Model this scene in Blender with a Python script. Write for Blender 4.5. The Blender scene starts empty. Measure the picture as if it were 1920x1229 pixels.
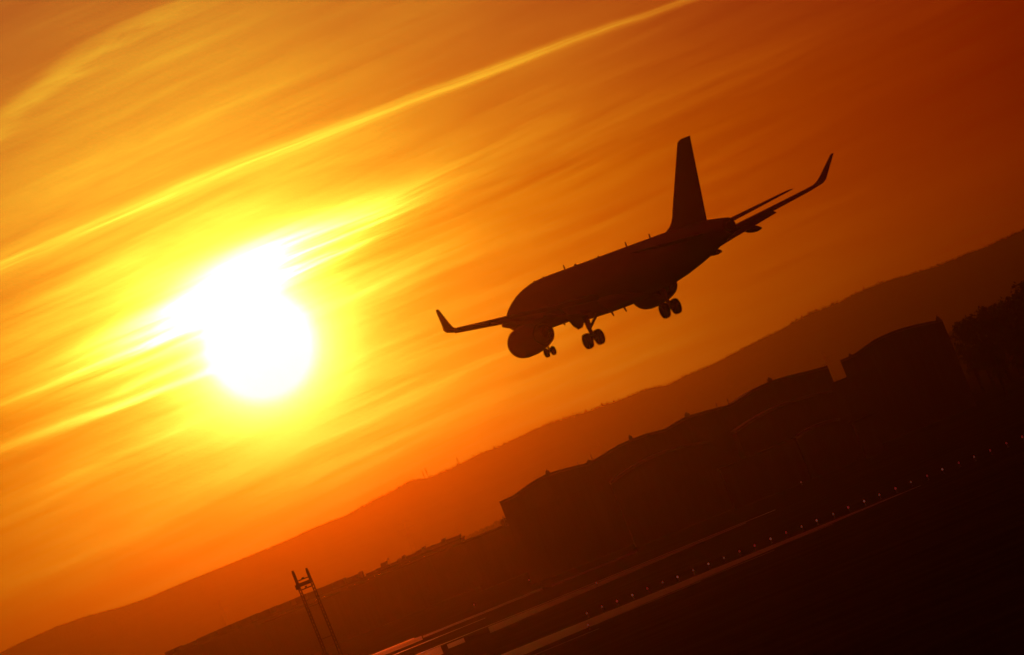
import bpy, math, random
from mathutils import Vector, Matrix
random.seed(7)
R = math.radians
SC = bpy.context.scene
COL = SC.collection

# ---------------------------------------------------------------- camera, sky, sun, exposure
F = 21500.0            # focal length in photo pixels (1920 px wide)
CAM_H = 12.0
ROLL = R(22.0)
V_HOR = 290.0          # the true horizon lies this many photo pixels under the picture centre
SUN_U, SUN_E = -449.0, 433.0          # the sun, in photo pixels right of the view axis / above the horizon
K = 64.0               # scene radiance of a pixel value of 1
SUN_E_STRENGTH = 1.1

cam = bpy.data.cameras.new('camera')
cam.sensor_width = 36.0
cam.lens = F / 1920.0 * 36.0
cam.clip_start = 1.0
cam.clip_end = 60000.0
camo = bpy.data.objects.new('camera', cam)
COL.objects.link(camo)
pit = math.atan(V_HOR / F)
cr, sr = math.cos(ROLL), math.sin(ROLL)
fwd = Vector((0, math.cos(pit), math.sin(pit)))
up0 = Vector((0, -math.sin(pit), math.cos(pit)))
rt0 = Vector((1, 0, 0))
ax = rt0 * cr - up0 * sr
ay = rt0 * sr + up0 * cr
M = Matrix((ax, ay, -fwd)).transposed().to_4x4()
M.translation = Vector((0, 0, CAM_H))
camo.matrix_world = M
SC.camera = camo


def uv(px, py):
    """photo pixel -> level coordinates: u right of the view axis, e above the horizon (photo pixels)"""
    dx, dy = px - 960.0, py - 614.5
    return dx * cr - dy * sr, V_HOR - (dx * sr + dy * cr)


def at_ue(u, e, Y):
    return Vector((u * Y / F, Y, CAM_H + e * Y / F))


def at(px, py, Y):
    return at_ue(*uv(px, py), Y)


SC.view_settings.view_transform = 'Standard'
SC.view_settings.look = 'None'
SC.view_settings.gamma = 1.0
SC.view_settings.exposure = -math.log2(K)
SC.cycles.use_denoising = True
SC.cycles.sample_clamp_indirect = 0.0
SC.cycles.max_bounces = 4
SC.cycles.volume_bounces = 0

world = bpy.data.worlds.new('World')
SC.world = world
world.use_nodes = True


class NB:
    """tiny node-graph builder"""
    def __init__(self, tree):
        self.t = tree
        self.n = tree.nodes
        self.l = tree.links

    def put(self, sock, v):
        if hasattr(v, 'is_output') or hasattr(v, 'links'):
            self.l.new(v, sock)
        else:
            sock.default_value = v

    def m(self, op, a, b=0.0, c=0.0, clamp=False):
        n = self.n.new('ShaderNodeMath')
        n.operation = op
        n.use_clamp = clamp
        self.put(n.inputs[0], a)
        self.put(n.inputs[1], b)
        if op in ('MULTIPLY_ADD', 'COMPARE'):
            self.put(n.inputs[2], c)
        return n.outputs[0]

    def xyz(self, x, y, z=0.0):
        n = self.n.new('ShaderNodeCombineXYZ')
        self.put(n.inputs[0], x)
        self.put(n.inputs[1], y)
        self.put(n.inputs[2], z)
        return n.outputs[0]

    def noise(self, vec, scale=1.0, detail=5.0, rough=0.55, dist=0.0):
        n = self.n.new('ShaderNodeTexNoise')
        self.l.new(vec, n.inputs['Vector'])
        n.inputs['Scale'].default_value = scale
        n.inputs['Detail'].default_value = detail
        n.inputs['Roughness'].default_value = rough
        n.inputs['Distortion'].default_value = dist
        return n.outputs[0]

    def smooth(self, x, lo, hi, a=0.0, b=1.0):
        n = self.n.new('ShaderNodeMapRange')
        n.interpolation_type = 'SMOOTHSTEP'
        self.put(n.inputs['Value'], x)
        self.put(n.inputs['From Min'], lo)
        self.put(n.inputs['From Max'], hi)
        self.put(n.inputs['To Min'], a)
        self.put(n.inputs['To Max'], b)
        return n.outputs[0]

    def lin(self, x, lo, hi, a, b):
        n = self.n.new('ShaderNodeMapRange')
        n.clamp = True
        self.put(n.inputs['Value'], x)
        for k, v in (('From Min', lo), ('From Max', hi), ('To Min', a), ('To Max', b)):
            self.put(n.inputs[k], v)
        return n.outputs[0]

    def curve(self, x, pts, xmax, ymax, interp='LINEAR'):
        n = self.n.new('ShaderNodeValToRGB')
        r = n.color_ramp
        r.interpolation = interp
        pts = sorted(pts)
        r.elements[0].position = pts[0][0] / xmax
        r.elements[1].position = pts[-1][0] / xmax
        for (px, py) in pts[1:-1]:
            r.elements.new(px / xmax)
        for el, (px, py) in zip(r.elements, pts):
            v = py / ymax
            el.color = (v, v, v, 1)
        self.put(n.inputs[0], self.m('DIVIDE', x, xmax))
        s = self.n.new('ShaderNodeSeparateColor')
        self.l.new(n.outputs[0], s.inputs[0])
        return self.m('MULTIPLY', s.outputs[0], ymax)

    def gauss(self, x, c, w):
        d = self.m('DIVIDE', self.m('SUBTRACT', x, c), w)
        return self.m('EXPONENT', self.m('MULTIPLY', self.m('MULTIPLY', d, d), -1.0))


def build_sky():
    t = world.node_tree
    t.nodes.clear()
    b = NB(t)
    tc = t.nodes.new('ShaderNodeTexCoord')
    sp = t.nodes.new('ShaderNodeSeparateXYZ')
    t.links.new(tc.outputs['Generated'], sp.inputs[0])
    X, Y, Z = sp.outputs
    U = b.m('MULTIPLY', b.m('ARCTAN2', X, Y), F)
    E = b.m('MULTIPLY', b.m('ARCSINE', b.m('MAXIMUM', b.m('MINIMUM', Z, 0.99999), -0.99999)), F)
    # a slow warp so that streaks are not ruler-straight
    w0 = b.noise(b.xyz(b.m('MULTIPLY', U, 0.0011), b.m('MULTIPLY', E, 0.0030)), 1.0, 3.0, 0.5)
    Ew = b.m('ADD', E, b.m('MULTIPLY', b.m('SUBTRACT', w0, 0.5), 50.0))
    Ew = b.m('SUBTRACT', Ew, b.m('MULTIPLY', U, 0.035))
    du = b.m('SUBTRACT', U, SUN_U)
    de = b.m('SUBTRACT', E, SUN_E)
    r = b.m('SQRT', b.m('ADD', b.m('MULTIPLY', du, du), b.m('MULTIPLY', de, de)))
    prof = [(0, 9.0), (50, 8.0), (74, 4.4), (96, 3.0), (126, 2.30), (162, 1.86), (216, 1.50), (314, 1.16), (420, 0.96),
            (511, 0.82), (600, 0.72), (810, 0.53), (1021, 0.40), (1260, 0.31), (1500, 0.235), (1900, 0.15),
            (2600, 0.08), (6000, 0.05)]
    I0 = b.m('MULTIPLY', b.curve(r, prof, 6000.0, 10.0, 'B_SPLINE'), b.m('MULTIPLY', b.lin(U, -900.0, -100.0, 1.13, 1.0), b.m('MULTIPLY_ADD', b.smooth(E, 380.0, 80.0), b.lin(U, -300.0, 300.0, 0.0, 0.34), 1.0)))
    # cirrus: broad banks, streaks and fibres, all drawn out along the wind
    n1 = b.noise(b.xyz(b.m('MULTIPLY', U, 0.0009), b.m('MULTIPLY', Ew, 0.0105)), 1.0, 5.0, 0.55)
    n2 = b.noise(b.xyz(b.m('MULTIPLY', U, 0.0026), b.m('MULTIPLY', Ew, 0.058), 3.3), 1.0, 5.0, 0.62)
    n3 = b.noise(b.xyz(b.m('MULTIPLY', U, 0.0011), b.m('MULTIPLY', E, 0.0042), 9.1), 1.0, 3.0, 0.5)
    n4 = b.noise(b.xyz(b.m('MULTIPLY', b.m('ADD', U, b.m('MULTIPLY', E, 2.2)), 0.0042), b.m('MULTIPLY', Ew, 0.019), 6.4), 1.0, 7.0, 0.62, 0.5)
    s4 = b.m('SUBTRACT', n4, 0.5)
    s1 = b.m('SUBTRACT', n1, 0.5)
    s2 = b.m('SUBTRACT', n2, 0.5)
    s3 = b.m('SUBTRACT', n3, 0.5)
    mod = b.m('ADD', b.m('MULTIPLY', s1, 0.52), b.m('ADD', b.m('MULTIPLY', s2, b.lin(n3, 0.35, 0.65, 0.25, 0.62)), b.m('ADD', b.m('MULTIPLY', s3, 0.38), b.m('MULTIPLY', s4, b.lin(n1, 0.35, 0.65, 0.10, 0.40)))))
    fade = b.smooth(r, 110.0, 260.0)
    amp = b.m('MULTIPLY', fade, b.m('MULTIPLY', b.lin(U, 100.0, 900.0, 1.0, 0.5), b.lin(E, 600.0, 950.0, 1.0, 0.6)))
    I = b.m('MULTIPLY', I0, b.m('ADD', 1.0, b.m('MULTIPLY', mod, amp)))

    def patch(u0, e0, wu, we, strength, tilt=0.0, rough=0.0):
        ee = b.m('SUBTRACT', Ew if rough else E, b.m('MULTIPLY', b.m('SUBTRACT', U, u0), tilt))
        if rough:
            ee = b.m('ADD', ee, b.m('MULTIPLY', s2, rough))
            ee = b.m('ADD', ee, u0 * 0.035)
        g = b.m('MULTIPLY', b.gauss(U, u0, wu), b.gauss(ee, e0, we))
        if rough:
            g = b.m('MULTIPLY', g, b.lin(n2, 0.34, 0.66, 0.62, 1.25))
        return b.m('MULTIPLY', g, strength)

    add = patch(-455, 568, 165, 46, 1.45, 0.03, 60)
    for a in ((-380, 600, 110, 26, 0.6, 0.10, 90), (-270, 585, 140, 34, 0.75, 0.05, 120), (-130, 600, 200, 22, 0.22, 0.08, 60), (-600, 540, 190, 34, 0.75, 0.0, 60),
              (-680, 512, 240, 8, 0.75, -0.02, 10), (-640, 428, 190, 8, 0.7, -0.05, 10), (-640, 455, 150, 10, 0.4, -0.05, 20),
              (-420, 550, 300, 80, 0.28, 0.0, 120), (-900, 430, 260, 8, 0.25, -0.04, 10),
              (-60, 250, 330, 10, 0.10, 0.03, 10), (120, 560, 330, 26, 0.08, 0.0, 40), (-150, 470, 220, 20, 0.15, 0.03, 40)):
        add = b.m('ADD', add, patch(*a))
    I = b.m('ADD', I, add)
    # the old contrail, frayed to filaments on the left
    uc = b.m('ADD', U, 450.0)
    ec = b.m('SUBTRACT', 760.0, b.m('MULTIPLY', b.m('MULTIPLY', uc, uc), 2.5e-5))
    wob = b.noise(b.xyz(b.m('MULTIPLY', U, 0.006), 1.7), 1.0, 3.0, 0.5)
    ec = b.m('ADD', ec, b.m('MULTIPLY', b.m('SUBTRACT', wob, 0.5), 8.0))
    wid = b.lin(U, -900.0, 500.0, 24.0, 10.5)
    dc = b.m('DIVIDE', b.m('SUBTRACT', E, ec), wid)
    upper = b.m('EXPONENT', b.m('MULTIPLY', b.m('MULTIPLY', dc, dc), -2.4))
    fil = b.noise(b.xyz(b.m('MULTIPLY', U, 0.0035), b.m('MULTIPLY', b.m('SUBTRACT', E, ec), 0.16), 5.0), 1.0, 4.0, 0.6)
    tr = b.m('MULTIPLY', upper, b.lin(fil, 0.3, 0.7, 0.45, 1.35))
    tr = b.m('MULTIPLY', tr, b.curve(b.m('ADD', U, 1000.0), [(0, 0.2), (150, 0.34), (420, 0.40), (700, 0.44), (1100, 0.38), (1500, 0.30), (2200, 0.15)], 2200.0, 1.0))
    I = b.m('ADD', I, tr)
    # ragged edge of the cirrus sheet in the upper left: clearer, darker sky above it
    ue = b.m('DIVIDE', b.m('ADD', U, 548.0), 190.0)
    el = b.m('ADD', 1111.0, b.m('MULTIPLY', b.m('ADD', U, 358.0), 0.19))
    edge = b.m('SUBTRACT', E, b.m('SUBTRACT', el, b.m('MULTIPLY', b.m('MULTIPLY', ue, ue), 14.0)))
    edge = b.m('ADD', edge, b.m('MULTIPLY', s4, 60.0))
    edge = b.m('ADD', edge, b.m('MULTIPLY', s2, 34.0))
    lim = b.smooth(U, -120.0, -400.0)
    I = b.m('MULTIPLY', I, b.m('SUBTRACT', 1.0, b.m('MULTIPLY', b.m('MULTIPLY', b.smooth(edge, -8.0, 14.0), lim), 0.15)))
    lip = b.m('MULTIPLY', b.gauss(edge, -16.0, 20.0), b.m('MULTIPLY', lim, b.lin(n4, 0.35, 0.65, 0.03, 0.16)))
    I = b.m('ADD', I, lip)
    # colour: low sun reddens the air, most of all near the ground
    kg = b.curve(b.m('MAXIMUM', E, 0.0), [(0, 0.28), (150, 0.40), (430, 0.38), (800, 0.48), (1150, 0.64), (2000, 0.64)], 2000.0, 1.0)
    G = b.m('MULTIPLY', b.m('POWER', I, 2.25), kg)
    B = b.m('MULTIPLY', b.m('POWER', I, 3.9), 0.013)
    B = b.m('ADD', B, b.m('MULTIPLY', I, b.lin(E, 500.0, 1150.0, 0.0, 0.03)))
    c = t.nodes.new('ShaderNodeCombineColor')
    b.put(c.inputs[0], b.m('MINIMUM', I, 3.4))
    b.put(c.inputs[1], b.m('MINIMUM', G, 2.2))
    b.put(c.inputs[2], b.m('MINIMUM', B, 1.6))
    bg = t.nodes.new('ShaderNodeBackground')
    t.links.new(c.outputs[0], bg.inputs[0])
    bg.inputs[1].default_value = K
    out = t.nodes.new('ShaderNodeOutputWorld')
    t.links.new(bg.outputs[0], out.inputs[0])


build_sky()

sun = bpy.data.lights.new('sun', 'SUN')
sun.energy = SUN_E_STRENGTH
sun.angle = R(0.5)
sun.color = (1.0, 0.075, 0.0)
suno = bpy.data.objects.new('sun', sun)
COL.objects.link(suno)
sdir = Vector((math.sin(SUN_U / F) * math.cos(SUN_E / F), math.cos(SUN_U / F) * math.cos(SUN_E / F), math.sin(SUN_E / F)))
suno.rotation_euler = sdir.to_track_quat('Z', 'Y').to_euler()
suno.location = (0, 0, 50)


# ---------------------------------------------------------------- helpers
def mat(name, col, rough=0.6, metal=0.0, spec=0.5, noise=None, var=0.3, stretch=(1, 1, 1), rvar=0.0, coat=0.0):
    m = bpy.data.materials.new(name)
    m.use_nodes = True
    t = m.node_tree
    p = t.nodes['Principled BSDF']
    p.inputs['Base Color'].default_value = (*col, 1)
    p.inputs['Roughness'].default_value = rough
    p.inputs['Metallic'].default_value = metal
    p.inputs['Specular IOR Level'].default_value = spec
    p.inputs['Coat Weight'].default_value = coat
    if noise:
        b = NB(t)
        tc = t.nodes.new('ShaderNodeTexCoord')
        mp = t.nodes.new('ShaderNodeMapping')
        mp.inputs['Scale'].default_value = stretch
        t.links.new(tc.outputs['Object'], mp.inputs[0])
        n = b.noise(mp.outputs[0], noise, 6.0, 0.6)
        mx = t.nodes.new('ShaderNodeMix')
        mx.data_type = 'RGBA'
        b.put(mx.inputs[0], b.lin(n, 0.3, 0.7, 0.0, 1.0))
        mx.inputs[6].default_value = (*[c * (1 - var) for c in col], 1)
        mx.inputs[7].default_value = (*[min(1, c * (1 + var)) for c in col], 1)
        t.links.new(mx.outputs[2], p.inputs['Base Color'])
        if rvar:
            t.links.new(b.lin(n, 0.3, 0.7, max(0.03, rough - rvar), min(1, rough + rvar)), p.inputs['Roughness'])
    return m


def emis(name, col, s):
    m = bpy.data.materials.new(name)
    m.use_nodes = True
    p = m.node_tree.nodes['Principled BSDF']
    p.inputs['Base Color'].default_value = (*col, 1)
    p.inputs['Emission Color'].default_value = (*col, 1)
    p.inputs['Emission Strength'].default_value = s
    return m


class MB:
    def __init__(self):
        self.v, self.f, self.mi = [], [], []
        self.cur = 0

    def _face(self, idx):
        self.f.append(tuple(idx))
        self.mi.append(self.cur)

    def loft(self, rings, cap=True, closed=True):
        base = len(self.v)
        n = len(rings[0])
        for rg in rings:
            self.v.extend(tuple(p) for p in rg)
        for i in range(len(rings) - 1):
            for j in range(n if closed else n - 1):
                k = (j + 1) % n
                a, b2 = base + i * n, base + (i + 1) * n
                self._face((a + j, a + k, b2 + k, b2 + j))
        if cap:
            self._face([base + j for j in range(n)][::-1])
            e = base + (len(rings) - 1) * n
            self._face([e + j for j in range(n)])
        return self

    def box(self, x0, x1, y0, y1, z0, z1):
        rg = lambda z: [(x0, y0, z), (x1, y0, z), (x1, y1, z), (x0, y1, z)]
        return self.loft([rg(z0), rg(z1)])

    def tube(self, p, q, r0, r1=None, n=8):
        r1 = r0 if r1 is None else r1
        p, q = Vector(p), Vector(q)
        d = (q - p).normalized()
        a = d.orthogonal().normalized()
        c = d.cross(a)
        rg = lambda o, r: [o + (a * math.cos(2 * math.pi * k / n) + c * math.sin(2 * math.pi * k / n)) * r for k in range(n)]
        return self.loft([rg(p, r0), rg(q, r1)])

    def lathe(self, prof, o, axis, n=20):
        """prof: (along, radius)"""
        o, d = Vector(o), Vector(axis).normalized()
        a = d.orthogonal().normalized()
        c = d.cross(a)
        return self.loft([[o + d * s + (a * math.cos(2 * math.pi * k / n) + c * math.sin(2 * math.pi * k / n)) * max(r, 1e-3) for k in range(n)] for s, r in prof])

    def sheet(self, pts):
        b0 = len(self.v)
        self.v.extend(tuple(p) for p in pts)
        self._face(range(b0, b0 + len(pts)))
        return self

    def prism(self, prof, y0, y1):
        """outline (x, z) pushed through from y0 to y1"""
        return self.loft([[(x, y0, z) for x, z in prof], [(x, y1, z) for x, z in prof]])

    def build(self, name, m, parent=None, smooth=False, loc=None):
        me = bpy.data.meshes.new(name)
        me.from_pydata(self.v, [], self.f)
        for x in (m if isinstance(m, (list, tuple)) else [m]):
            me.materials.append(x)
        me.polygons.foreach_set('material_index', self.mi)
        import bmesh
        bm = bmesh.new()
        bm.from_mesh(me)
        bmesh.ops.recalc_face_normals(bm, faces=bm.faces[:])
        bm.to_mesh(me)
        bm.free()
        if smooth:
            me.polygons.foreach_set('use_smooth', [True] * len(me.polygons))
            try:
                me.set_sharp_from_angle(angle=R(35))
            except Exception:
                pass
        me.update()
        o = bpy.data.objects.new(name, me)
        COL.objects.link(o)
        if parent:
            o.parent = parent
        if loc is not None:
            o.location = loc
        return o


def empty(name, loc=(0, 0, 0), rot=(0, 0, 0)):
    o = bpy.data.objects.new(name, None)
    COL.objects.link(o)
    o.location = loc
    o.rotation_euler = rot
    o.empty_display_size = 1
    return o


def tag(o, label=None, cat=None, group=None, kind=None):
    for k, v in (('label', label), ('category', cat), ('group', group), ('kind', kind)):
        if v:
            o[k] = v
    return o


def copy_tree(o, parent=None):
    c = o.copy()
    COL.objects.link(c)
    if parent:
        c.parent = parent
    for ch in [x for x in bpy.data.objects if x.parent == o]:
        copy_tree(ch, c)
    return c


def sheet_part(name, x0, x1, y0, y1, z0, z1, m, parent):
    return MB().box(x0, x1, y0, y1, z0, z1).build(name, m, parent)


MAT = dict(
    grass=mat('dry_grass', (0.032, 0.035, 0.016), 1.0, spec=0.0, noise=0.08, var=0.5),
    concrete=mat('pavement_concrete', (0.24, 0.225, 0.20), 0.34, spec=0.5, noise=0.05, var=0.25, stretch=(0.5, 3, 1), rvar=0.06),
    asphalt=mat('pavement_asphalt', (0.05, 0.05, 0.05), 0.37, spec=0.45, noise=0.06, var=0.3, stretch=(0.4, 3, 1), rvar=0.07),
    worn=mat('worn_asphalt', (0.05, 0.048, 0.045), 0.5, spec=0.4, noise=0.1, var=0.5, stretch=(0.2, 2, 1), rvar=0.12),
    line=mat('painted_line', (0.72, 0.70, 0.64), 0.27, spec=0.5, noise=0.4, var=0.15),
    hill=mat('wooded_slope', (0.03, 0.036, 0.020), 1.0, spec=0.0, noise=0.02, var=0.5),
    forest=mat('conifer_needles', (0.035, 0.05, 0.028), 1.0, spec=0.0, noise=0.5, var=0.4),
    leaves=mat('broad_leaves', (0.05, 0.065, 0.03), 0.9, spec=0.1, noise=0.6, var=0.4),
    bark=mat('bark', (0.06, 0.045, 0.035), 0.95, spec=0.1, noise=3.0, var=0.3),
    steel=mat('galvanised_steel', (0.35, 0.35, 0.35), 0.45, 0.9, noise=1.5, var=0.2),
    roof=mat('sheet_metal_roof', (0.22, 0.22, 0.23), 0.36, 0.6, noise=0.3, var=0.2, stretch=(4, 0.2, 1)),
    wall=mat('cladding_wall', (0.085, 0.082, 0.08), 0.7, noise=0.4, var=0.15, stretch=(6, 1, 0.3)),
    door=mat('hangar_door', (0.07, 0.07, 0.072), 0.6, noise=0.5, var=0.15, stretch=(4, 1, 0.3)),
    glass=mat('roof_glass', (0.05, 0.05, 0.055), 0.19, spec=0.6, noise=0.4, var=0.1),
    flat_roof=mat('felt_roof', (0.06, 0.06, 0.06), 0.95, spec=0.05, noise=0.3, var=0.3),
    unit=mat('roof_unit_metal', (0.2, 0.2, 0.2), 0.5, 0.4, noise=1.0, var=0.2),
    mast=mat('mast_paint', (0.05, 0.045, 0.045), 0.7, spec=0.2, noise=1.0, var=0.2),
    paint=mat('aircraft_paint', (0.28, 0.27, 0.26), 0.35, spec=0.5, noise=0.35, var=0.06),
    paint_grey=mat('aircraft_grey', (0.2, 0.2, 0.205), 0.4, spec=0.5, noise=0.5, var=0.08),
    bare=mat('bare_metal', (0.45, 0.44, 0.43), 0.3, 0.9, noise=0.8, var=0.1),
    dark=mat('engine_dark', (0.03, 0.03, 0.03), 0.6, noise=1.0, var=0.2),
    tyre=mat('tyre_rubber', (0.02, 0.02, 0.02), 0.8, spec=0.2, noise=3.0, var=0.3),
)

# ---------------------------------------------------------------- setting: ground, pavements, hill
gm = MB()
NX, NY = 60, 120
for j in range(NY + 1):
    for i in range(NX + 1):
        gm.v.append((-1480 + 2960 * i / NX, -200 + 9500 * j / NY, 0.0))
for j in range(NY):
    for i in range(NX):
        a = j * (NX + 1) + i
        gm._face((a, a + 1, a + NX + 2, a + NX + 1))
tag(gm.build('ground', MAT['grass']), kind='structure')


def ux(u, Y):
    return u * Y / F


def ez(e, Y):
    return CAM_H + e * Y / F


def yv(v):
    """distance at which flat ground shows at level coordinate v"""
    return F * CAM_H / (v - V_HOR)


def taper(mb, u0, u1, v0, v1, v2, v3, z):
    """strip that runs from v0..v1 at its left end to v2..v3 at its right end"""
    n = 24
    lo, hi = [], []
    for k in range(n + 1):
        t = k / n
        u_ = u0 + (u1 - u0) * t
        ya, yb = yv(v1 + (v3 - v1) * t), yv(v0 + (v2 - v0) * t)
        lo.append((ux(u_, ya), ya, z))
        hi.append((ux(u_, yb), yb, z))
    for k in range(n):
        mb.sheet([lo[k], lo[k + 1], hi[k + 1], hi[k]])


def strip(mb, u0, u1, v0, v1, z):
    """ground strip whose corners are given in level coordinates at its near edge"""
    y0, y1 = yv(v1), yv(v0)
    mb.sheet([(ux(u0, y0), y0, z), (ux(u1, y0), y0, z), (ux(u1, y1), y1, z), (ux(u0, y1), y1, z)])


s = MB()
strip(s, -2200, -300, 562, 579, 0.012)
taper(s, -300, 600, 562, 579, 561.5, 562.3, 0.012)
tag(s.build('runway', MAT['asphalt']), kind='structure')
s = MB()
taper(s, -2200, 150, 582, 587, 573, 574, 0.008)
taper(s, -2200, -60, 592, 599, 584, 585, 0.008)
tag(s.build('runway_shoulder', MAT['worn']), kind='structure')
s = MB()
strip(s, -2200, -348, 503.5, 519, 0.008)
strip(s, -336, -302, 505.5, 514, 0.008)
taper(s, -252, 270, 504, 516, 503.5, 504.6, 0.008)
tag(s.build('taxiway', MAT['asphalt']), kind='structure')
s = MB()
strip(s, -2200, -374, 472.5, 480, 0.008)
strip(s, -372, -130, 473.5, 477.5, 0.008)
strip(s, -112, 60, 475, 478.5, 0.008)
tag(s.build('apron', MAT['asphalt']), kind='structure')
s = MB()
strip(s, -2200, 330, 501.6, 502.5, 0.016)
strip(s, -2200, -388, 470.8, 472.2, 0.016)
strip(s, -2200, -250, 486, 486.8, 0.016)
taper(s, -2200, 560, 561, 563.6, 561.6, 562.1, 0.018)
strip(s, -2200, 420, 567, 567.5, 0.018)
strip(s, -2200, 300, 571.5, 572, 0.018)
tag(s.build('pavement_markings', MAT['line']), kind='structure')

RIDGE = [(0, 1222), (50, 1197), (100, 1174.6), (165, 1152), (215, 1139.5), (270, 1122), (340, 1092), (425, 1057), (500, 1027), (590, 987),
         (650, 964), (696, 939), (741, 917), (771, 899), (801, 895), (851, 874), (901, 847), (930, 838), (960, 824), (1000, 803),
         (1040, 789), (1061, 783), (1103, 771.6), (1124, 761), (1150, 753), (1173, 745.6), (1194, 736), (1215, 727), (1249, 722),
         (1267, 713), (1283, 704), (1310, 694), (1340, 679), (1370, 663), (1435, 631), (1495, 599), (1533, 582.6), (1573, 566),
         (1600, 551), (1625, 540), (1657, 528), (1684, 519), (1712, 511), (1739, 504), (1779, 489), (1806, 476), (1847, 462), (1888, 444), (1915, 433)]
RID = [uv(*p) for p in RIDGE]
RID = [(-2600, 120), (-1900, 70), (-1500, 84), (-1250, 96)] + RID + [(1100, 108), (1350, 122), (1800, 96), (2600, 130)]
HY = 8000.0


def ridge_e(u):
    for (a, ea), (c, ec) in zip(RID, RID[1:]):
        if a <= u <= c:
            return ea + (ec - ea) * (u - a) / (c - a)
    return RID[0][1] if u < RID[0][0] else RID[-1][1]


def hill_z(x, t):
    """t 0 at the foot, 1 on the crest"""
    e = ridge_e(x * F / HY)
    top = CAM_H + e * HY / F - 0.7
    w = 0.9 * math.sin(x * 0.031 + t * 5.0) + 0.6 * math.sin(x * 0.083 - t * 9.0)
    return top * (t * t * (3 - 2 * t)) + w * math.sin(math.pi * min(t, 1.0))


hm = MB()
HXN = 760
rows = [i / 14 for i in range(15)]
for k, t in enumerate(rows + [0.8, 0.4, 0.0]):
    for i in range(HXN + 1):
        x = -950 + 1900 * i / HXN
        y = HY - 1100 * (1 - t) if k < 15 else HY + 700 * (1 - t)
        hm.v.append((x, y, hill_z(x, t) - 0.3))
for j in range(len(rows) + 2):
    for i in range(HXN):
        a = j * (HXN + 1) + i
        hm._face((a, a + 1, a + HXN + 2, a + HXN + 1))
tag(hm.build('hill', MAT['hill'], smooth=True), kind='structure')


def conifer(mb, x, y, z, h, r, n=6, tiers=3):
    for k in range(tiers):
        z0 = z + h * (0.06 + 0.28 * k)
        z1 = z + h * min(1.0, 0.06 + 0.28 * k + 0.46)
        rr = r * (1 - 0.28 * k)
        base = len(mb.v)
        a0 = random.random() * 6
        for q in range(n):
            a = a0 + 2 * math.pi * q / n
            j = random.uniform(0.75, 1.2)
            mb.v.append((x + rr * j * math.cos(a), y + rr * j * math.sin(a), z0))
        mb.v.append((x, y, z1))
        for q in range(n):
            mb._face((base + q, base + (q + 1) % n, base + n))


fm = MB()
u = -1150.0
while u < 1150:
    x = u * HY / F
    amp = 0.35 + 0.65 * min(1, max(0, (u + 520) / 350))
    amp *= 0.55 + 0.75 * (0.5 + 0.5 * math.sin(u * 0.021) * math.sin(u * 0.0071 + 1))
    h = (0.9 + 2.6 * random.random() ** 3) * amp + 0.5
    conifer(fm, x, HY - random.uniform(0, 8), hill_z(x, 1.0) - 0.45, h, 0.17 * h + 0.22, 5, 2)
    u += random.uniform(0.7, 2.0) if math.sin(u * 0.05) + math.sin(u * 0.013) > -0.8 else random.uniform(1.5, 6)
for q in range(5000):
    x = random.uniform(-430, 430)
    t = random.random() ** 0.7
    h = random.uniform(1.0, 2.0)
    conifer(fm, x, HY - 1100 * (1 - t), hill_z(x, t) - 0.5, h, 0.5 * h, 5, 1)
tag(fm.build('forest', MAT['forest']), kind='stuff')


def pine(px, py, h_px, label):
    p = at(px, py, HY - 4)
    h = h_px * HY / F
    root = empty('pine_tree', (p.x, p.y, p.z - h * 0.25))
    tag(root, label, 'tree', 'tall pines on the ridge')
    MB().tube((0, 0, 0), (0, 0, h * 1.1), h * 0.035, h * 0.015, 6).build('trunk', MAT['bark'], root)
    c = MB()
    for k in range(7):
        zz = h * (0.45 + 0.11 * k)
        rr = h * 0.16 * (1 - abs(k - 2.5) / 5.5)
        base = len(c.v)
        for q in range(7):
            a = q * 0.9 + k
            j = random.uniform(0.6, 1.15)
            c.v.append((rr * j * math.cos(a), rr * j * math.sin(a), zz - h * 0.03))
        c.v.append((0, 0, zz + h * 0.13))
        for q in range(7):
            c._face((base + q, base + (q + 1) % 7, base + 7))
    c.build('crown', MAT['forest'], root)


pine(796, 896, 15, 'lone pine on the hill crest, left one of a close pair')
pine(802.5, 893, 17, 'lone pine on the hill crest, right one of a close pair')
pine(861, 871, 15, 'single tall pine standing alone above the hill crest left of the airliner wheels')
pine(1572, 569, 11, 'small pointed pine on the dark right-hand crest, lowest of three')
pine(1621, 545, 11, 'small pointed pine on the dark right-hand crest, middle of three')
pine(1649, 533, 10, 'small pointed pine on the dark right-hand crest, highest of three')

# a far belt of woodland in front of the hill's foot
wm = MB()
u = -1000.0
WY = 3600.0
while u < 1300:
    e = (-42 + 13 * math.exp(-((u + 615) / 60) ** 2) + 6 * math.exp(-((u + 170) / 60) ** 2) + (16 if u > 590 else 0)
         + 1.5 * math.sin(u * 0.043 + 1))
    x = u * WY / F
    top = CAM_H + (e + random.uniform(-1.6, 1.6)) * WY / F
    rr = random.uniform(0.9, 1.7)
    yy = WY + random.uniform(-20, 20)
    wm.lathe([(0, rr * 0.7), (top * 0.45, rr * 1.1), (top * 0.75, rr), (top * 0.93, rr * 0.6), (top, 0.05)], (x, yy, 0), (0, 0, 1), 7)
    u += random.uniform(3, 7)
tag(wm.build('woodland', MAT['leaves']), kind='stuff')

# ---------------------------------------------------------------- hangars and airport buildings
BY = 1500.0


def px_profile(pts, Y):
    out = []
    for p in pts:
        q = at(p[0], p[1], Y)
        out.append((q.x, q.z))
    return out


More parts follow.
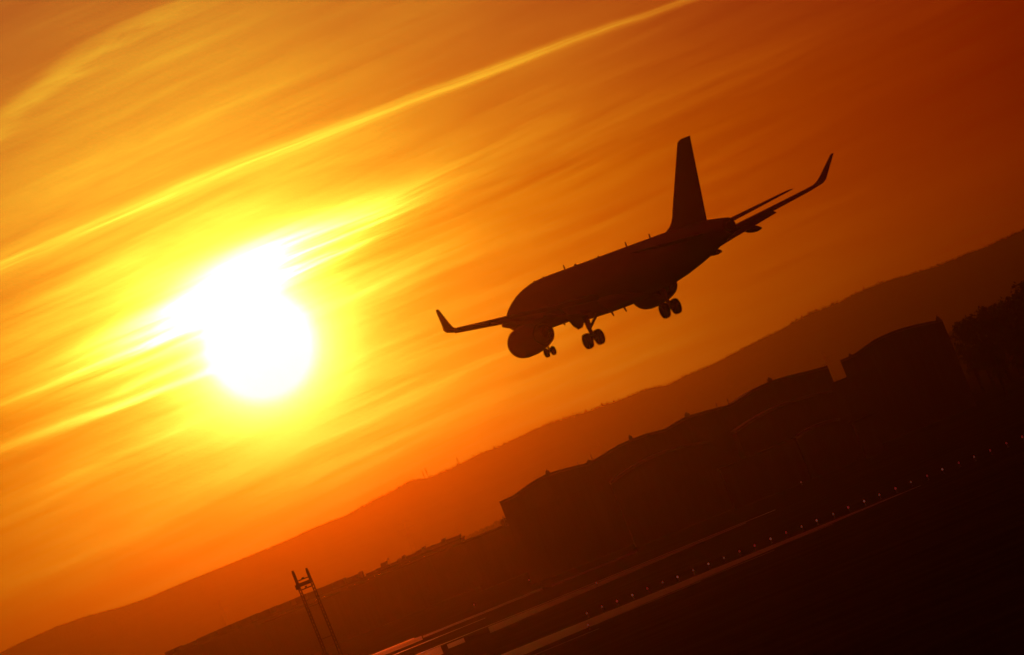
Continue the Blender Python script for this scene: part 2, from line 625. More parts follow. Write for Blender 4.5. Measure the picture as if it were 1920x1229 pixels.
def hangar(name, label, prof, Y, depth, n_doors, units=(), fascia=0.5):
    """building whose gable outline is prof (x, z), left to right; faces the camera"""
    x0, x1 = prof[0][0], prof[-1][0]
    cx = (x0 + x1) / 2
    root = empty(name, (cx, Y, 0))
    tag(root, label, 'hangar', 'hangars')
    P = [(x - cx, z) for x, z in prof]
    w = MB()
    w.prism([(P[0][0], 0.0)] + [(x, z - 0.35) for x, z in P] + [(P[-1][0], 0.0)], 0.0, depth)
    w.build('wall', MAT['wall'], root)
    r = MB()
    r.prism([(x, z - 0.33) for x, z in P][::-1] + [(x, z) for x, z in P], -0.6, depth + 0.6)
    r.build('roof', MAT['roof'], root, smooth=True)
    zmin = min(z for x, z in P) - 2.6
    wd = (x1 - x0) / n_doors
    for k in range(n_doors):
        a = P[0][0] + wd * (k + 0.08)
        d = MB()
        m = 5
        for q in range(m):
            d.box(a + wd * 0.84 * q / m + 0.04, a + wd * 0.84 * (q + 1) / m - 0.04, -0.12 - 0.05 * (q % 2), -0.003, 0.05, zmin)
        d.build('door', MAT['door'], root)
    for (xu, zu, wu, hu) in units:
        q = MB()
        q.box(xu - cx - wu / 2, xu - cx + wu / 2, 1.0, 2.2, zu - 0.4, zu + hu)
        q.box(xu - cx - wu * 0.2, xu - cx + wu * 0.1, 1.3, 1.7, zu + hu, zu + hu * 1.7)
        q.build('roof_unit', MAT['unit'], root)
    return root


W1 = [(936, 941), (960, 930.5), (975, 919.5), (991, 908), (1008, 897.5), (1025, 888.5), (1046, 882), (1077, 874), (1103, 868), (1116, 861), (1140, 846), (1160, 834),
      (1182, 824), (1212, 813), (1246, 805), (1265, 794), (1285, 782), (1306, 775), (1343, 765), (1369, 759), (1384, 750), (1409, 732), (1444, 714.5), (1476, 705), (1521, 694), (1551, 686)]
p1 = px_profile(W1, BY)
un = []
for (px, py, w_, h_) in ((1027, 887, 0.55, 0.28), (1105, 867, 0.7, 0.22), (1183, 823, 0.5, 0.35), (1289, 780, 0.7, 0.3), (1444, 714, 0.6, 0.3)):
    q = at(px, py, BY)
    un.append((q.x, q.z, w_, h_))
hg = hangar('wave_roof_hangar', 'long dark hangar with a scalloped roof of four humps under the airliner', p1, BY, 70, 4, un)
for (px, py, h_) in ((1084, 868, 0.5), (1110, 857, 0.9), (1236, 804, 0.35), (1345, 760, 0.9), (1366, 752, 0.9), (1372, 756, 0.5), (1548, 684, 0.5)):
    q = at(px, py + 3, BY)
    MB().tube((q.x - hg.location.x, 1.0, q.z - 0.5), (q.x - hg.location.x, 1.0, q.z + h_ * 0.6), 0.06, 0.045, 5).build('roof_mast', MAT['steel'], hg)
# railing and stair on the hangar's left end
g = MB()
a = at(936, 941, BY)
lx = a.x - hg.location.x
for k in range(5):
    g.tube((lx - 0.35, 0.5 + k, a.z - 3.2), (lx - 0.35, 0.5 + k, a.z - 1.9), 0.03, n=5)
for k in range(3):
    g.tube((lx - 0.35, 0.5, a.z - 3.0 + 0.5 * k), (lx - 0.35, 4.6, a.z - 3.0 + 0.5 * k), 0.03, n=5)
    g.tube((lx - 0.35, 0.5, a.z - 3.0 + 0.5 * k), (lx, 0.5, a.z - 3.0 + 0.5 * k), 0.03, n=5)
g.box(lx - 0.45, lx - 0.003, 0.3, 5.0, a.z - 3.4, a.z - 3.2)
g.build('side_platform', MAT['steel'], hg)

W2 = [(1575, 676), (1589, 670), (1603, 663), (1622, 649), (1642, 635.5), (1672, 622), (1695, 614.5), (1718, 608.5), (1748, 602.5), (1766, 599)]
p2 = px_profile(W2, BY)
q = at(1759, 600, BY)
q2 = at(1594, 667, BY)
h2 = hangar('barrel_roof_hangar', 'dark hangar with one high rounded roof at the right end of the row', p2, BY, 60, 2, [(q.x, q.z, 0.5, 0.35), (q2.x, q2.z, 0.4, 0.2)])

h2.rotation_euler = (0, 0, -R(2.0))
FY = 1430.0


def arch(u0, e0, up_, ep, u1, e1, Y, n=14):
    """smooth arch through three level points"""
    out = []
    for k in range(n + 1):
        t = k / n
        u_ = u0 + (u1 - u0) * t
        tp = (up_ - u0) / (u1 - u0)
        l0 = (t - tp) * (t - 1) / ((0 - tp) * (0 - 1))
        l1 = (t - 0) * (t - 1) / ((tp - 0) * (tp - 1))
        l2 = (t - 0) * (t - tp) / ((1 - 0) * (1 - tp))
        out.append((ux(u_, Y), ez(e0 * l0 + ep * l1 + e1 * l2, Y)))
    return out


hangar('arched_hangar', 'low arched hangar in front of the second hump of the scalloped hangar', arch(62, -48, 157, -31, 262, -45, FY), FY, 45, 2)
hangar('arched_hangar', 'low arched hangar in front of the fourth hump of the scalloped hangar', arch(316, -46, 416, -32, 512, -43, FY), FY, 45, 2)


def shed(name, label, cat, u0, u1, e, Y, depth, group=None, m='wall'):
    x0, x1 = ux(u0, Y), ux(u1, Y)
    z = ez(e, Y)
    cx = (x0 + x1) / 2
    root = empty(name, (cx, Y, 0))
    tag(root, label, cat, group)
    MB().box(x0 - cx, x1 - cx, 0, depth, 0, z - 0.25).build('wall', MAT[m], root)
    MB().box(x0 - cx - 0.25, x1 - cx + 0.25, -0.3, depth + 0.3, z - 0.247, z).build('roof', MAT['flat_roof'], root)
    return root, x0 - cx, x1 - cx, z


r_, a0, a1, z_ = shed('equipment_shed', 'low flat-roofed shed in front of the third hump of the scalloped hangar', 'shed', 262, 414, -100.5, 1400, 14, 'apron sheds')
hangar('arched_shelter', 'small shallow-arched shelter against the low flat shed near the right arched hangar', arch(416, -99, 462, -92, 506, -97, 1400), 1400, 14, 1)
r_, a0, a1, z_ = shed('equipment_shed', 'smallest flat-roofed shed, below the high rounded hangar', 'shed', 526, 562, -112, 1380, 10, 'apron sheds')
r_, a0, a1, z_ = shed('hangar_annex', 'low dark annex against the left end of the scalloped hangar', 'building', -236, -130, -49, 1760, 60, 'low airport buildings')
q = at(937, 976, 1762)
MB().box(q.x - r_.location.x, q.x - r_.location.x + 6, 2, 8, z_, q.z).build('plant_room', MAT['wall'], r_)
for k, (px, py) in enumerate(((873, 1016), (879, 1015), (889, 1012), (892, 1014))):
    q = at(px, py, 1762)
    MB().tube((q.x - r_.location.x, 2, z_ - 0.1), (q.x - r_.location.x, 2, q.z), 0.10, 0.05, 6).build('roof_mast', MAT['steel'], r_)

r_, a0, a1, z_ = shed('link_building', 'low link block in the gap between the scalloped hangar and the high rounded one', 'building', 512, 566, -31, 1575, 12, 'low airport buildings')
# terminal: long low block with a row of roof monitors
TY = 2020.0
root, a0, a1, z_ = shed('terminal_building', 'long low building with a row of notched roof lights beyond the twin-legged mast', 'building', -860, -494, -39.0, TY, 70, 'low airport buildings')
tops = [(308, 1224, 320, 1219.5), (325, 1220, 357, 1204.5), (368, 1199, 393, 1188.5), (405, 1183, 430, 1172.5), (442, 1167, 467, 1157.5), (480, 1152, 504, 1142.5), (517, 1138, 543, 1126.5), (552, 1123, 566, 1117), (574, 1114, 590, 1108), (600, 1104, 622, 1094)]
for (xa, ya, xb, yb) in tops:
    qa, qb = at(xa, ya, TY), at(xb, yb, TY)
    MB().box(qa.x - root.location.x, qb.x - root.location.x, 1, 60, z_, (qa.z + qb.z) / 2).build('roof_light', MAT['flat_roof'], root)

root, a0, a1, z_ = shed('cargo_building', 'low building crowded with rooftop units left of the scalloped hangar', 'building', -494, -238, -40.0, 1960, 60, 'low airport buildings')
for (xa, ya, xb, yb) in ((620, 1094, 643, 1086), (645, 1087, 668, 1078), (671, 1074, 676, 1072), (684, 1077, 702, 1070), (703, 1069, 712, 1064.5), (711, 1058.5, 721, 1054.5), (722, 1061, 742, 1054),
                          (741, 1051, 746, 1049), (744, 1052, 757, 1047), (751, 1044, 756.5, 1041.5), (758, 1046, 778, 1037), (778, 1036, 785, 1032), (788.5, 1028, 794, 1026),
                          (786, 1033, 812, 1023), (812, 1023, 828, 1016.5), (826, 1012.5, 832, 1010), (829, 1016, 860, 1004)):
    qa, qb = at(xa, ya, 1960), at(xb, yb, 1960)
    y0 = random.uniform(1, 14)
    MB().box(qa.x - root.location.x, qb.x - root.location.x, y0, y0 + random.uniform(6, 30), z_, (qa.z + qb.z) / 2).build('roof_unit', MAT['unit'], root)
qa, qb = at(728, 1046, 1960), at(731, 1057, 1960)
sg = MB()
sg.tube((qb.x - root.location.x, 0.8, z_), (qb.x - root.location.x, 0.8, qa.z - 0.3), 0.05, n=6)
sg.lathe([(-0.06, 0.05), (-0.05, 0.20), (0.05, 0.20), (0.06, 0.05)], (qb.x - root.location.x, 0.8, qa.z - 0.2), (0, 1, 0), 12)
sg.build('roof_aerial', MAT['steel'], root)

# lower roofs in front, whose glass strips catch the low sun
root, a0, a1, z_ = shed('freight_shed', 'low freight shed with sunlit strips of roof glass beside the twin-legged mast', 'shed', -640, -150, -48, 1880, 62, 'apron sheds')
for (px, py, L) in ((651, 1101, 6), (666.5, 1095, 4), (692, 1084, 6), (702, 1080, 3), (710.5, 1076, 4), (726, 1069, 2), (750, 1059, 4), (768, 1051, 2), (792, 1036.5, 4), (607, 1119, 5), (592, 1125.5, 5), (551, 1142.5, 2), (535, 1150, 2)):
    u_, e_ = uv(px, py)
    y = F * (CAM_H - z_) / max(20.0, -e_)
    y = min(max(y, 1883), 1936)
    x = ux(u_, y) - root.location.x
    MB().box(x - L * y / F / 2, x + L * y / F / 2, y - 1880, y - 1880 + 4.0, z_, z_ + 0.06).build('skylight', MAT['glass'], root)

# the twin-legged mast near the runway
MY = 1000.0
qa, qb = at_ue(*uv(549, 1073), MY), at_ue(*uv(575, 1068), MY)
root = empty('lattice_mast', ((qa.x + qb.x) / 2, MY, 0))
tag(root, 'tall twin-legged mast with cross bars at its head, near the lower left', 'mast')
hw = (qb.x - qa.x) / 2
for sx, top in ((-1, qa.z), (1, qb.z)):
    l = MB()
    x = sx * hw
    d = 0.09
    for (ox, oy) in ((-d, -d), (d, -d), (d, d), (-d, d)):
        l.tube((x + ox * 1.4, oy * 1.4, 0), (x + ox, oy, top - 0.9), 0.05, n=6)
    k = 0
    z = 0.2
    while z < top - 1.3:
        for (o1, o2) in (((-d, -d), (d, -d)), ((d, d), (-d, d)), ((-d, d), (-d, -d)), ((d, -d), (d, d))):
            l.tube((x + o1[0] * 1.2, o1[1] * 1.2, z), (x + o2[0] * 1.2, o2[1] * 1.2, z + 0.35), 0.03, n=4)
        z += 0.35
    l.box(x - 0.13, x + 0.13, -0.13, 0.13, top - 1.15, top - 0.05)
    l.box(x - 0.10, x + 0.10, -0.1, 0.1, top - 0.05, top + 0.12)
    l.build('mast_leg', MAT['mast'], root)
zb = ez(0, MY)
for (dz, th, ext) in ((-0.02, 0.05, 0.0), (-0.42, 0.17, 0.16), (-0.86, 0.05, 0.0)):
    MB().box(-hw - ext, hw + ext * 0.4, -0.12, 0.12, zb + dz - th, zb + dz + th).build('cross_bar', MAT['mast'], root)
MB().box(-0.12, 0.12, -0.15, 0.15, zb + 0.03, zb + 0.14).build('lamp_housing', MAT['mast'], root)
MB().box(-0.10, 0.08, -0.15, 0.15, zb - 0.81, zb - 0.66).build('lamp_housing', MAT['mast'], root)
MB().box(-hw - 0.3, -hw + 0.05, -0.2, 0.2, zb - 0.72, zb - 0.28).build('junction_box', MAT['mast'], root)
for k in range(4):
    MB().tube((-hw, 0, 0.5 + 3 * k), (hw, 0, 0.5 + 3 * k), 0.03, n=5).build('brace', MAT['mast'], root)


# power pylons at the foot of the hill
def pylon(px, py, qx, qy, label):
    Y = 6400.0
    a, b2 = at(px, py, Y), at(qx, qy, Y)
    h = a.z - b2.z + 4.0
    root = empty('power_pylon', (b2.x, Y, b2.z - 4.0))
    tag(root, label, 'pylon', 'power pylons before the hill')
    m_ = MB()
    w = h * 0.07
    for (ox, oy) in ((-1, -1), (1, -1), (1, 1), (-1, 1)):
        m_.tube((ox * w, oy * w, -b2.z + 4.0), (ox * w * 0.15, oy * w * 0.15, h), 0.30, n=4)
    for k in range(9):
        t0, t1 = k / 9, (k + 1) / 9
        w0, w1 = w * (1 - 0.85 * t0), w * (1 - 0.85 * t1)
        m_.tube((-w0, -w0, h * t0), (w1, -w1, h * t1), 0.16, n=4)
        m_.tube((w0, -w0, h * t0), (-w1, -w1, h * t1), 0.16, n=4)
    m_.build('tower', MAT['mast'], root)
    for zz, ww in ((0.92, 0.17), (0.76, 0.24), (0.60, 0.19)):
        MB().tube((-h * ww, 0, h * zz), (h * ww, 0, h * zz), 0.30, n=4).build('cross_arm', MAT['mast'], root)


pylon(754, 975, 777, 1031, 'faint lattice power pylon rising behind the rooftop units')
pylon(412, 1124, 429, 1176, 'faint lattice power pylon farthest left, behind the notched roof lights')
pylon(856, 986, 868, 1018, 'faint lattice power pylon just left of the scalloped hangar')
pylon(1120, 826, 1134, 862, 'faint lattice power pylon behind the second hump of the scalloped hangar')
pylon(1541, 658, 1560, 705, 'faint lattice power pylon in the gap between the two big hangars')


# ---------------------------------------------------------------- trees at the right
def tree_mesh(seed, h, r):
    rnd = random.Random(seed)
    tr = MB()
    tr.tube((0, 0, -0.2), (0, 0, h * 0.45), h * 0.035, h * 0.022, 8)
    cr_ = MB()
    lobes = []
    for k in range(16):
        a = rnd.random() * 6.283
        zz = h * rnd.uniform(0.34, 0.9)
        rr = r * rnd.uniform(0.15, 0.75) * (1 - 0.75 * max(0, (zz / h - 0.45)) / 0.55)
        c = Vector((rr * math.cos(a), rr * math.sin(a), zz))
        lobes.append((c, r * rnd.uniform(0.22, 0.42)))
        tr.tube((0, 0, h * 0.3 + 0.1 * zz), c, h * 0.012, h * 0.004, 5)
    lobes.append((Vector((0, 0, h * 0.9)), r * 0.28))
    for c, lr in lobes:
        for q in range(110):
            d = Vector((rnd.gauss(0, 1), rnd.gauss(0, 1), rnd.gauss(0, 1))).normalized() * lr * rnd.random() ** 0.35
            p = c + d
            s_ = rnd.uniform(0.10, 0.26)
            n1 = Vector((rnd.gauss(0, 1), rnd.gauss(0, 1), rnd.gauss(0, 1))).normalized()
            n2 = n1.orthogonal().normalized()
            n3 = n1.cross(n2)
            cr_.sheet([p + n2 * s_, p + n3 * s_ * 0.6, p - n2 * s_, p - n3 * s_ * 0.6])
    return tr, cr_


protos = []
for k in range(3):
    tr, cr_ = tree_mesh(31 + k, 9.0, 3.0 + 0.5 * k)
    root = empty('broadleaf_tree')
    tr.build('trunk', MAT['bark'], root)
    cr_.build('crown', MAT['leaves'], root)
    protos.append(root)
spots = [(1792, 603, 1640, 'bushy dark tree nearest the high rounded hangar'), (1812, 594, 1660, 'dark tree in the far row, second from the high rounded hangar'),
         (1826, 585, 1640, 'dark tree in the far row, third from the high rounded hangar'), (1840, 574, 1660, 'pointed dark tree in the middle of the far row'),
         (1862, 569, 1650, 'round dark tree right of the pointed one in the far row'), (1880, 557, 1660, 'dark tree second from the right edge in the far row'),
         (1904, 546, 1650, 'dark tree at the right edge in the far row'), (1916, 527, 1560, 'tallest dark tree, cut by the right edge'),
         (1845, 633, 1440, 'lower nearer tree, leftmost of the near trees by the right edge'), (1893, 611, 1440, 'lower nearer tree in the middle of the near trees by the right edge'),
         (1915, 592, 1440, 'lower nearer tree at the right edge under the far row')]
for k, (px, py, Y, lab) in enumerate(spots):
    q = at(px, py, Y)
    o = protos[k] if k < 3 else copy_tree(protos[k % 3])
    sc = q.z / 9.1
    o.location = (q.x, Y, 0)
    o.rotation_euler = (0, 0, k * 1.3)
    o.scale = (sc * random.uniform(0.8, 1.0), sc * 0.9, sc)
    tag(o, lab, 'tree', 'trees right of the hangars')


# ---------------------------------------------------------------- lights along the runway edge
def lamp_mesh(name, col, s):
    m_ = MB()
    m_.lathe([(0, 0.10), (0.03, 0.10), (0.05, 0.045), (0.28, 0.045), (0.30, 0.07), (0.33, 0.07)], (0, 0, 0), (0, 0, 1), 10)
    m_.cur = 1
    m_.lathe([(0.33, 0.055), (0.40, 0.055), (0.45, 0.035), (0.47, 0.0)], (0, 0, 0), (0, 0, 1), 10)
    return m_, [MAT['unit'], emis(name, col, s)]


lamps = {}
for key, col_, st_ in (('w', (1.0, 0.26, 0.20), 0.28), ('v', (1.0, 0.24, 0.18), 0.15), ('r', (1.0, 0.05, 0.06), 0.26), ('q', (1.0, 0.06, 0.07), 0.12)):
    lamps[key] = lamp_mesh('lamp_glow', col_, K * st_)
first = {}


def lamp(key, loc, label, group):
    if key not in first:
        m_, mm = lamps[key]
        o = first[key] = m_.build('runway_light', mm)
    else:
        o = first[key].copy()
        COL.objects.link(o)
    o.location = loc
    return tag(o, label, 'runway light', group)


LAB = {'w': 'bright pale light in the row along the runway edge', 'v': 'faint pale light in the row along the runway edge',
       'r': 'bright red light in the row along the runway edge', 'q': 'faint red light in the row along the runway edge'}
kinds = 'vvrwqvwvwvqrwqvwvrwvrvqwqvqqr'
LY = yv(557.5)
for k in range(29):
    u_ = -71 + (30.6 + 0.03 * k) * k + random.uniform(-1.2, 1.2)
    y_ = LY + random.uniform(-3, 3)
    lamp(kinds[k], (ux(u_, y_), y_, 0), LAB[kinds[k]], 'lights along the runway edge')
for (px, py, lab) in ((994, 1093, 'single pale light on the dark field between the two upper pavements'), (1121, 1100, 'single pale light just under the middle pavement line'),
                      (1106, 1181, 'single pale light on the lowest pavement band'), (1444, 923, 'single pale light on the dark apron, left of two'),
                      (1504, 910, 'single pale light on the dark apron, right of two'), (891, 1139, 'single pale light above the upper pavement strip')):
    u_, e_ = uv(px, py)
    y = F * CAM_H / -e_
    lamp('v', (ux(u_, y), y, 0), lab, 'scattered ground lights')

# ---------------------------------------------------------------- the airliner
PD = 750.0
HEAD = R(24.0)
PITCH = R(1.6)
gp = at_ue(211.0, V_HOR - 92.0, PD)
plane = empty('airliner', gp, (PITCH, 0, HEAD))
tag(plane, 'twin-engined airliner in silhouette, wheels down, flying low over the hangars', 'airplane')

FUS = [  # y, z top, z bottom, half width
    (17.85, 3.30, 3.20, 0.05), (17.75, 3.52, 2.98, 0.28), (17.5, 3.75, 2.78, 0.52), (17.0, 4.03, 2.55, 0.80), (16.2, 4.36, 2.32, 1.06),
    (15.2, 4.70, 2.14, 1.28), (14.2, 4.97, 2.05, 1.40), (13.2, 5.15, 2.01, 1.47), (12.2, 5.27, 2.0, 1.50), (11.0, 5.34, 2.0, 1.505), (9.0, 5.36, 2.0, 1.505),
    (4.0, 5.36, 2.0, 1.505), (0.0, 5.36, 2.0, 1.505), (-4.0, 5.36, 2.0, 1.505), (-6.5, 5.36, 2.0, 1.505), (-8.5, 5.36, 2.08, 1.48), (-10.5, 5.36, 2.28, 1.41),
    (-12.5, 5.34, 2.55, 1.29), (-14.5, 5.30, 2.86, 1.11), (-16.2, 5.20, 3.18, 0.90), (-17.8, 5.06, 3.50, 0.68), (-19.1, 4.93, 3.74, 0.50), (-19.45, 4.88, 3.80, 0.45)]
rings = []
for (y, zt, zb_, hw_) in FUS:
    zc, hh = (zt + zb_) / 2, (zt - zb_) / 2
    rings.append([(hw_ * math.cos(2 * math.pi * k / 40), y, zc + hh * math.sin(2 * math.pi * k / 40)) for k in range(40)])
fus = MB().loft(rings).build('fuselage', MAT['paint'], plane, smooth=True)
MB().lathe([(0, 0.30), (0.12, 0.33), (0.16, 0.29), (0.02, 0.22)], (0, -19.4, 4.34), (0, -1, -0.05), 20).build('exhaust_pipe', MAT['bare'], fus, smooth=True)
# belly fairing
rings = []
for (y, hw_, zt, zb_) in ((6.6, 0.5, 2.3, 2.02), (5.6, 1.25, 2.6, 1.84), (4.0, 1.60, 2.9, 1.70), (1.0, 1.72, 3.0, 1.66), (-1.5, 1.68, 2.9, 1.68), (-3.5, 1.3, 2.6, 1.84), (-5.0, 0.5, 2.3, 2.03)):
    zc, hh = (zt + zb_) / 2, (zt - zb_) / 2
    rings.append([(hw_ * math.copysign(abs(math.cos(a)) ** 0.7, math.cos(a)), y, zc + hh * math.copysign(abs(math.sin(a)) ** 0.7, math.sin(a))) for a in [2 * math.pi * k / 28 for k in range(28)]])
MB().loft(rings).build('belly_fairing', MAT['paint'], plane, smooth=True)


def airfoil(x, yle, z, c, t, n=(0, 0, 1), trunc=1.0, camber=0.015, droop=0.0):
    """closed section ring; chord runs aft (-y); thickness along n"""
    n = Vector(n)
    xs = [0, 0.012, 0.05, 0.12, 0.25, 0.4, 0.55, 0.7, 0.85, 1.0]
    th = lambda q: 5 * t * (0.2969 * math.sqrt(q) - 0.126 * q - 0.3516 * q * q + 0.2843 * q ** 3 - 0.1030 * q ** 4)
    up_, lo = [], []
    for q in xs:
        q2 = q * trunc
        cm = camber * math.sin(math.pi * q2) - droop * q2
        up_.append(Vector((x, yle - c * q2, z)) + n * (c * (cm + th(q2))))
        lo.append(Vector((x, yle - c * q2, z)) + n * (c * (cm - th(q2))))
    return up_ + lo[::-1][:-1]


ST = [  # x, y of leading edge, chord, z, thickness
    (0.0, 5.8, 6.4, 2.74, 0.14), (1.5, 4.9, 5.8, 2.90, 0.14), (4.7, 2.8, 3.95, 3.28, 0.145), (9.6, -0.45, 2.75, 3.88, 0.145), (13.6, -3.1, 1.85, 4.40, 0.14)]


def st(x):
    for a, b2 in zip(ST, ST[1:]):
        if a[0] <= x <= b2[0]:
            t = (x - a[0]) / (b2[0] - a[0])
            return [p + (q - p) * t for p, q in zip(a, b2)]
    return list(ST[-1])


for sgn in (-1, 1):
    secs = []
    for x, tc_ in ((0.0, 0.78), (1.5, 0.78), (3.0, 0.78), (4.7, 0.78), (7, 0.78), (10.98, 0.78), (11.0, 1.0), (11.8, 1.0), (13.6, 1.0)):
        _, yl, c, z, t = st(x)
        secs.append(airfoil(sgn * x, yl, z, c, t, trunc=tc_))
    wing = MB().loft(secs).build('wing', MAT['paint_grey'], plane, smooth=True)
    # winglet
    secs = [airfoil(sgn * 13.6, -3.1, 4.40, 1.85, 0.14), airfoil(sgn * 14.1, -3.45, 4.50, 1.78, 0.12, Vector((-sgn * 0.25, 0, 0.97))),
            airfoil(sgn * 14.36, -3.75, 4.68, 1.62, 0.10, Vector((-sgn * 0.75, 0, 0.66))), airfoil(sgn * 14.5, -4.15, 4.90, 1.32, 0.09, Vector((-sgn * 0.87, 0, 0.5))),
            airfoil(sgn * 15.15, -5.55, 6.02, 0.55, 0.08, Vector((-sgn * 0.87, 0, 0.5))), airfoil(sgn * 15.2, -5.72, 6.10, 0.36, 0.08, Vector((-sgn * 0.87, 0, 0.5)))]
    MB().loft(secs).build('winglet', MAT['paint'], wing, smooth=True)
    # flaps, drooped behind the box of the wing
    for x0, x1 in ((1.62, 4.55), (4.75, 10.95)):
        secs = []
        for x in (x0, (x0 + x1) / 2, x1):
            _, yl, c, z, t = st(x)
            yf, zf = yl - c * 0.76, z - 0.03 * c
            fc = c * (0.34 - 0.012 * x)
            ring = airfoil(0, 0, 0, fc, 0.14)
            d = R(34 - 1.3 * x)
            secs.append([(sgn * x, yf + p.y * math.cos(d) + p.z * math.sin(d), zf + p.y * math.sin(d) + p.z * math.cos(d)) for p in ring])
        MB().loft(secs).build('flap', MAT['paint_grey'], wing, smooth=True)
    # slats
    secs = []
    for x in (5.9, 9.0, 13.2):
        _, yl, c, z, t = st(x)
        secs.append(airfoil(sgn * x, yl + 0.22, z - 0.12, 0.16 * c + 0.15, 0.16))
    MB().loft(secs).build('slat', MAT['bare'], wing, smooth=True)
    # flap track fairings
    for x, yt, zt in ((3.4, -2.3, 2.25), (6.3, -3.6, 2.78), (9.3, -4.2, 3.24)):
        _, yl, c, z, t = st(x)
        L = 2.9
        ax_ = Vector((0, -1, -0.10)).normalized()
        o_ = Vector((sgn * x, yt, zt)) - ax_ * L
        MB().lathe([(0, 0.03), (0.25, 0.13), (0.8, 0.21), (1.5, 0.24), (2.1, 0.20), (2.6, 0.10), (L, 0.015)], o_, ax_, 12).build('flap_fairing', MAT['paint_grey'], wing, smooth=True)
    # engine
    ex, ez_ = sgn * 4.78, 1.95
    nac = MB().lathe([(2.95, 0.76), (3.1, 0.83), (3.07, 0.92), (2.85, 1.0), (2.3, 1.06), (1.3, 1.07), (0.3, 1.01), (-0.5, 0.89), (-1.0, 0.78), (-1.02, 0.70), (0.4, 0.66)],
                     (ex, 4.1, ez_), (0, 1, -0.03), 36).build('engine', MAT['paint'], plane, smooth=True)
    MB().lathe([(0.5, 0.60), (-1.05, 0.52), (-1.6, 0.40), (-1.62, 0.34), (-1.2, 0.30), (-2.0, 0.06)], (ex, 4.1, ez_), (0, 1, -0.03), 24).build('core_nozzle', MAT['bare'], nac, smooth=True)
    fan = MB()
    for k in range(22):
        a = 2 * math.pi * k / 22
        ca, sa = math.cos(a), math.sin(a)
        cb, sb = math.cos(a + 0.2), math.sin(a + 0.2)
        fan.loft([[(ex + 0.2 * ca, 6.05, ez_ + 0.2 * sa), (ex + 0.2 * cb, 5.9, ez_ + 0.2 * sb), (ex + 0.2 * cb, 5.88, ez_ + 0.2 * sb)],
                  [(ex + 0.74 * ca, 6.05, ez_ + 0.74 * sa), (ex + 0.74 * cb, 5.85, ez_ + 0.74 * sb), (ex + 0.74 * cb, 5.83, ez_ + 0.74 * sb)]])
    fan.lathe([(0, 0.24), (0.25, 0.18), (0.45, 0.0)], (ex, 5.95, ez_), (0, 1, 0), 14)
    fan.build('fan', MAT['dark'], nac)
    pl = MB()
    pl.loft([[(ex - w_, y, z) for (w_, y, z) in ()] or [(ex - 0.14, 5.9, 2.80), (ex + 0.14, 5.9, 2.80), (ex + 0.10, 5.6, 2.98), (ex - 0.10, 5.6, 2.98)],
             [(ex - 0.20, 3.6, 2.70), (ex + 0.20, 3.6, 2.70), (ex + 0.20, 3.0, 3.25), (ex - 0.20, 3.0, 3.25)],
             [(ex - 0.12, 0.6, 2.75), (ex + 0.12, 0.6, 2.75), (ex + 0.12, 0.6, 3.15), (ex - 0.12, 0.6, 3.15)]])
    pl.build('pylon', MAT['paint'], nac)
    # tailplane
    secs = []
    for x, yl, c, z in ((0.0, -13.2, 3.8, 4.38), (0.8, -13.7, 3.4, 4.46), (5.7, -16.4, 1.4, 4.98), (6.0, -16.75, 1.0, 5.01)):
        secs.append(airfoil(sgn * x, yl, z, c, 0.09, camber=0.0))
    MB().loft(secs).build('tailplane', MAT['paint_grey'], plane, smooth=True)

# fin with its dorsal fillet
secs = []
for (yl, z, t) in ((-9.2, 5.15, 0.045), (-10.1, 5.36, 0.055), (-10.9, 5.56, 0.065), (-11.5, 5.83, 0.08), (-11.95, 6.15, 0.09), (-12.3, 6.5, 0.09), (-16.45, 10.25, 0.085),
                   (-16.68, 10.45, 0.08), (-17.0, 10.56, 0.07), (-17.4, 10.62, 0.06)):
    c = yl + 16.6 + 0.41 * (z - 5.2)
    ring = airfoil(0, 0, 0, c, t, camber=0.0)
    secs.append([(p.z, yl + p.y, z) for p in ring])
fin = MB().loft(secs).build('fin', MAT['paint'], plane, smooth=True)

# aerials
for (y, z, h_, c) in ((6.9, 5.36, 0.31, 0.27), (-3.5, 5.36, 0.31, 0.27), (-7.4, 5.36, 0.27, 0.25), (5.2, 5.36, 0.10, 0.5), (1.3, 5.36, 0.08, 0.4), (10.6, 5.33, 0.09, 0.3), (12.3, 5.25, 0.10, 0.5)):
    r0 = [(p.z, y + p.y, z - 0.05) for p in airfoil(0, 0, 0, c, 0.16, camber=0)]
    r1 = [(p.z * 0.5, y - 0.25 * c + p.y * 0.6, z + h_) for p in airfoil(0, 0, 0, c, 0.16, camber=0)]
    MB().loft([r0, r1]).build('aerial', MAT['paint'], fus)
for (y, h_) in ((10.3, 0.20), (9.2, 0.32), (2.5, 0.40), (0.4, 0.42), (-3.8, 0.2)):
    zb_ = 2.03 if y > 6 or y < -3 else 1.68
    r0 = [(p.z, y + p.y, zb_ + 0.06) for p in airfoil(0, 0, 0, 0.34, 0.16, camber=0)]
    r1 = [(p.z * 0.5, y - 0.22 + p.y * 0.6, zb_ - h_ * 0.75) for p in airfoil(0, 0, 0, 0.34, 0.16, camber=0)]
    MB().loft([r0, r1]).build('aerial', MAT['paint'], fus)


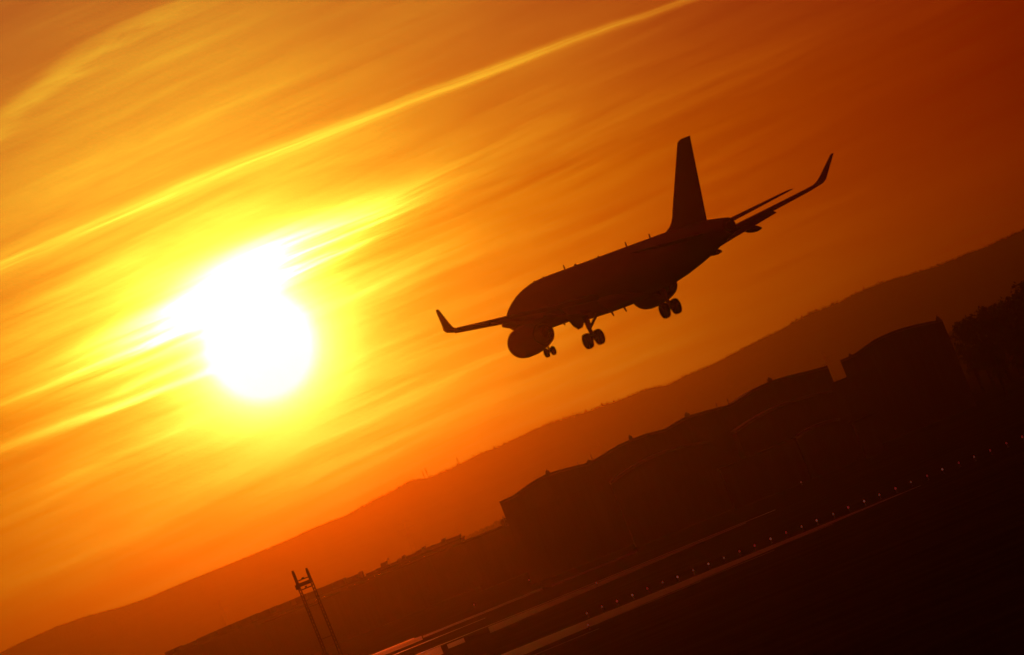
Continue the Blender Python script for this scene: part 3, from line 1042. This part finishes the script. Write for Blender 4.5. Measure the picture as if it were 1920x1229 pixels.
def wheel(x, y, z, rad, w, parent):
    o = MB().lathe([(-w / 2, rad * 0.55), (-w / 2, rad * 0.80), (-w * 0.42, rad * 0.93), (-w * 0.22, rad), (w * 0.22, rad), (w * 0.42, rad * 0.93), (w / 2, rad * 0.80), (w / 2, rad * 0.55)],
                   (x, y, z), (1, 0, 0), 28).build('tyre', MAT['tyre'], parent, smooth=True)
    MB().lathe([(-w * 0.46, 0.05), (-w * 0.44, rad * 0.5), (-w * 0.52, rad * 0.56), (w * 0.52, rad * 0.56), (w * 0.44, rad * 0.5), (w * 0.46, 0.05)], (x, y, z), (1, 0, 0), 20).build('rim', MAT['bare'], parent, smooth=True)


for sgn in (-1, 1):
    gx = sgn * 2.97
    g = MB()
    g.tube((gx - sgn * 0.15, 0.1, 2.7), (gx, 0.0, 1.25), 0.21, 0.18, 12)
    g.tube((gx, 0.0, 1.35), (gx, 0.0, 0.50), 0.13, n=12)
    g.tube((gx - 0.55, 0.0, 0.50), (gx + 0.55, 0.0, 0.50), 0.075, n=10)
    g.tube((gx - sgn * 1.25, 0.1, 2.2), (gx, 0.0, 1.2), 0.10, n=8)
    g.tube((gx, -0.1, 1.3), (gx, -0.34, 0.95), 0.04, n=6)
    g.tube((gx, -0.34, 0.95), (gx, -0.06, 0.58), 0.04, n=6)
    g.tube((gx, 0.9, 2.4), (gx, 0.05, 1.4), 0.05, n=6)
    gear = g.build('main_landing_gear', MAT['bare'], plane, smooth=True)
    for dx in (-0.43, 0.43):
        wheel(gx + dx, 0.0, 0.50, 0.53, 0.43, gear)
    d = MB()
    d.loft([[(gx + sgn * 0.30, y, z) for y, z in ((2.1, 2.45), (1.5, 1.75), (0.9, 1.42), (0.2, 1.48), (-0.3, 1.75), (-0.5, 2.5))],
            [(gx + sgn * 0.36, y, z) for y, z in ((2.1, 2.45), (1.5, 1.75), (0.9, 1.42), (0.2, 1.48), (-0.3, 1.75), (-0.5, 2.5))]])
    d.build('gear_door', MAT['paint_grey'], gear)

g = MB()
g.tube((0, 13.6, 2.2), (0, 13.83, 1.15), 0.10, n=12)
g.tube((0, 13.83, 1.2), (0, 13.85, 0.52), 0.065, n=12)
g.tube((-0.27, 13.85, 0.54), (0.27, 13.85, 0.54), 0.05, n=8)
g.tube((0, 15.0, 2.15), (0, 13.85, 1.3), 0.05, n=8)
gear = g.build('nose_landing_gear', MAT['bare'], plane, smooth=True)
for dx in (-0.25, 0.25):
    wheel(dx, 13.85, 0.54, 0.31, 0.23, gear)
for sgn in (-1, 1):
    MB().box(sgn * 0.42 - 0.02, sgn * 0.42 + 0.02, 14.0, 15.6, 1.55, 2.2).build('gear_door', MAT['paint'], gear)

# ---------------------------------------------------------------- the hazy air
HAZE = 0.00016
hz = MB().box(-1500, 1500, -220, 9320, -1.0, 66.0)
m = bpy.data.materials.new('haze')
m.use_nodes = True
t = m.node_tree
t.nodes.clear()
pv = t.nodes.new('ShaderNodeVolumePrincipled')
pv.inputs['Color'].default_value = (0.46, 0.37, 0.04, 1)
pv.inputs['Density'].default_value = HAZE
pv.inputs['Anisotropy'].default_value = 0.981
mo = t.nodes.new('ShaderNodeOutputMaterial')
t.links.new(pv.outputs[0], mo.inputs['Volume'])
tag(hz.build('haze', m), kind='stuff')
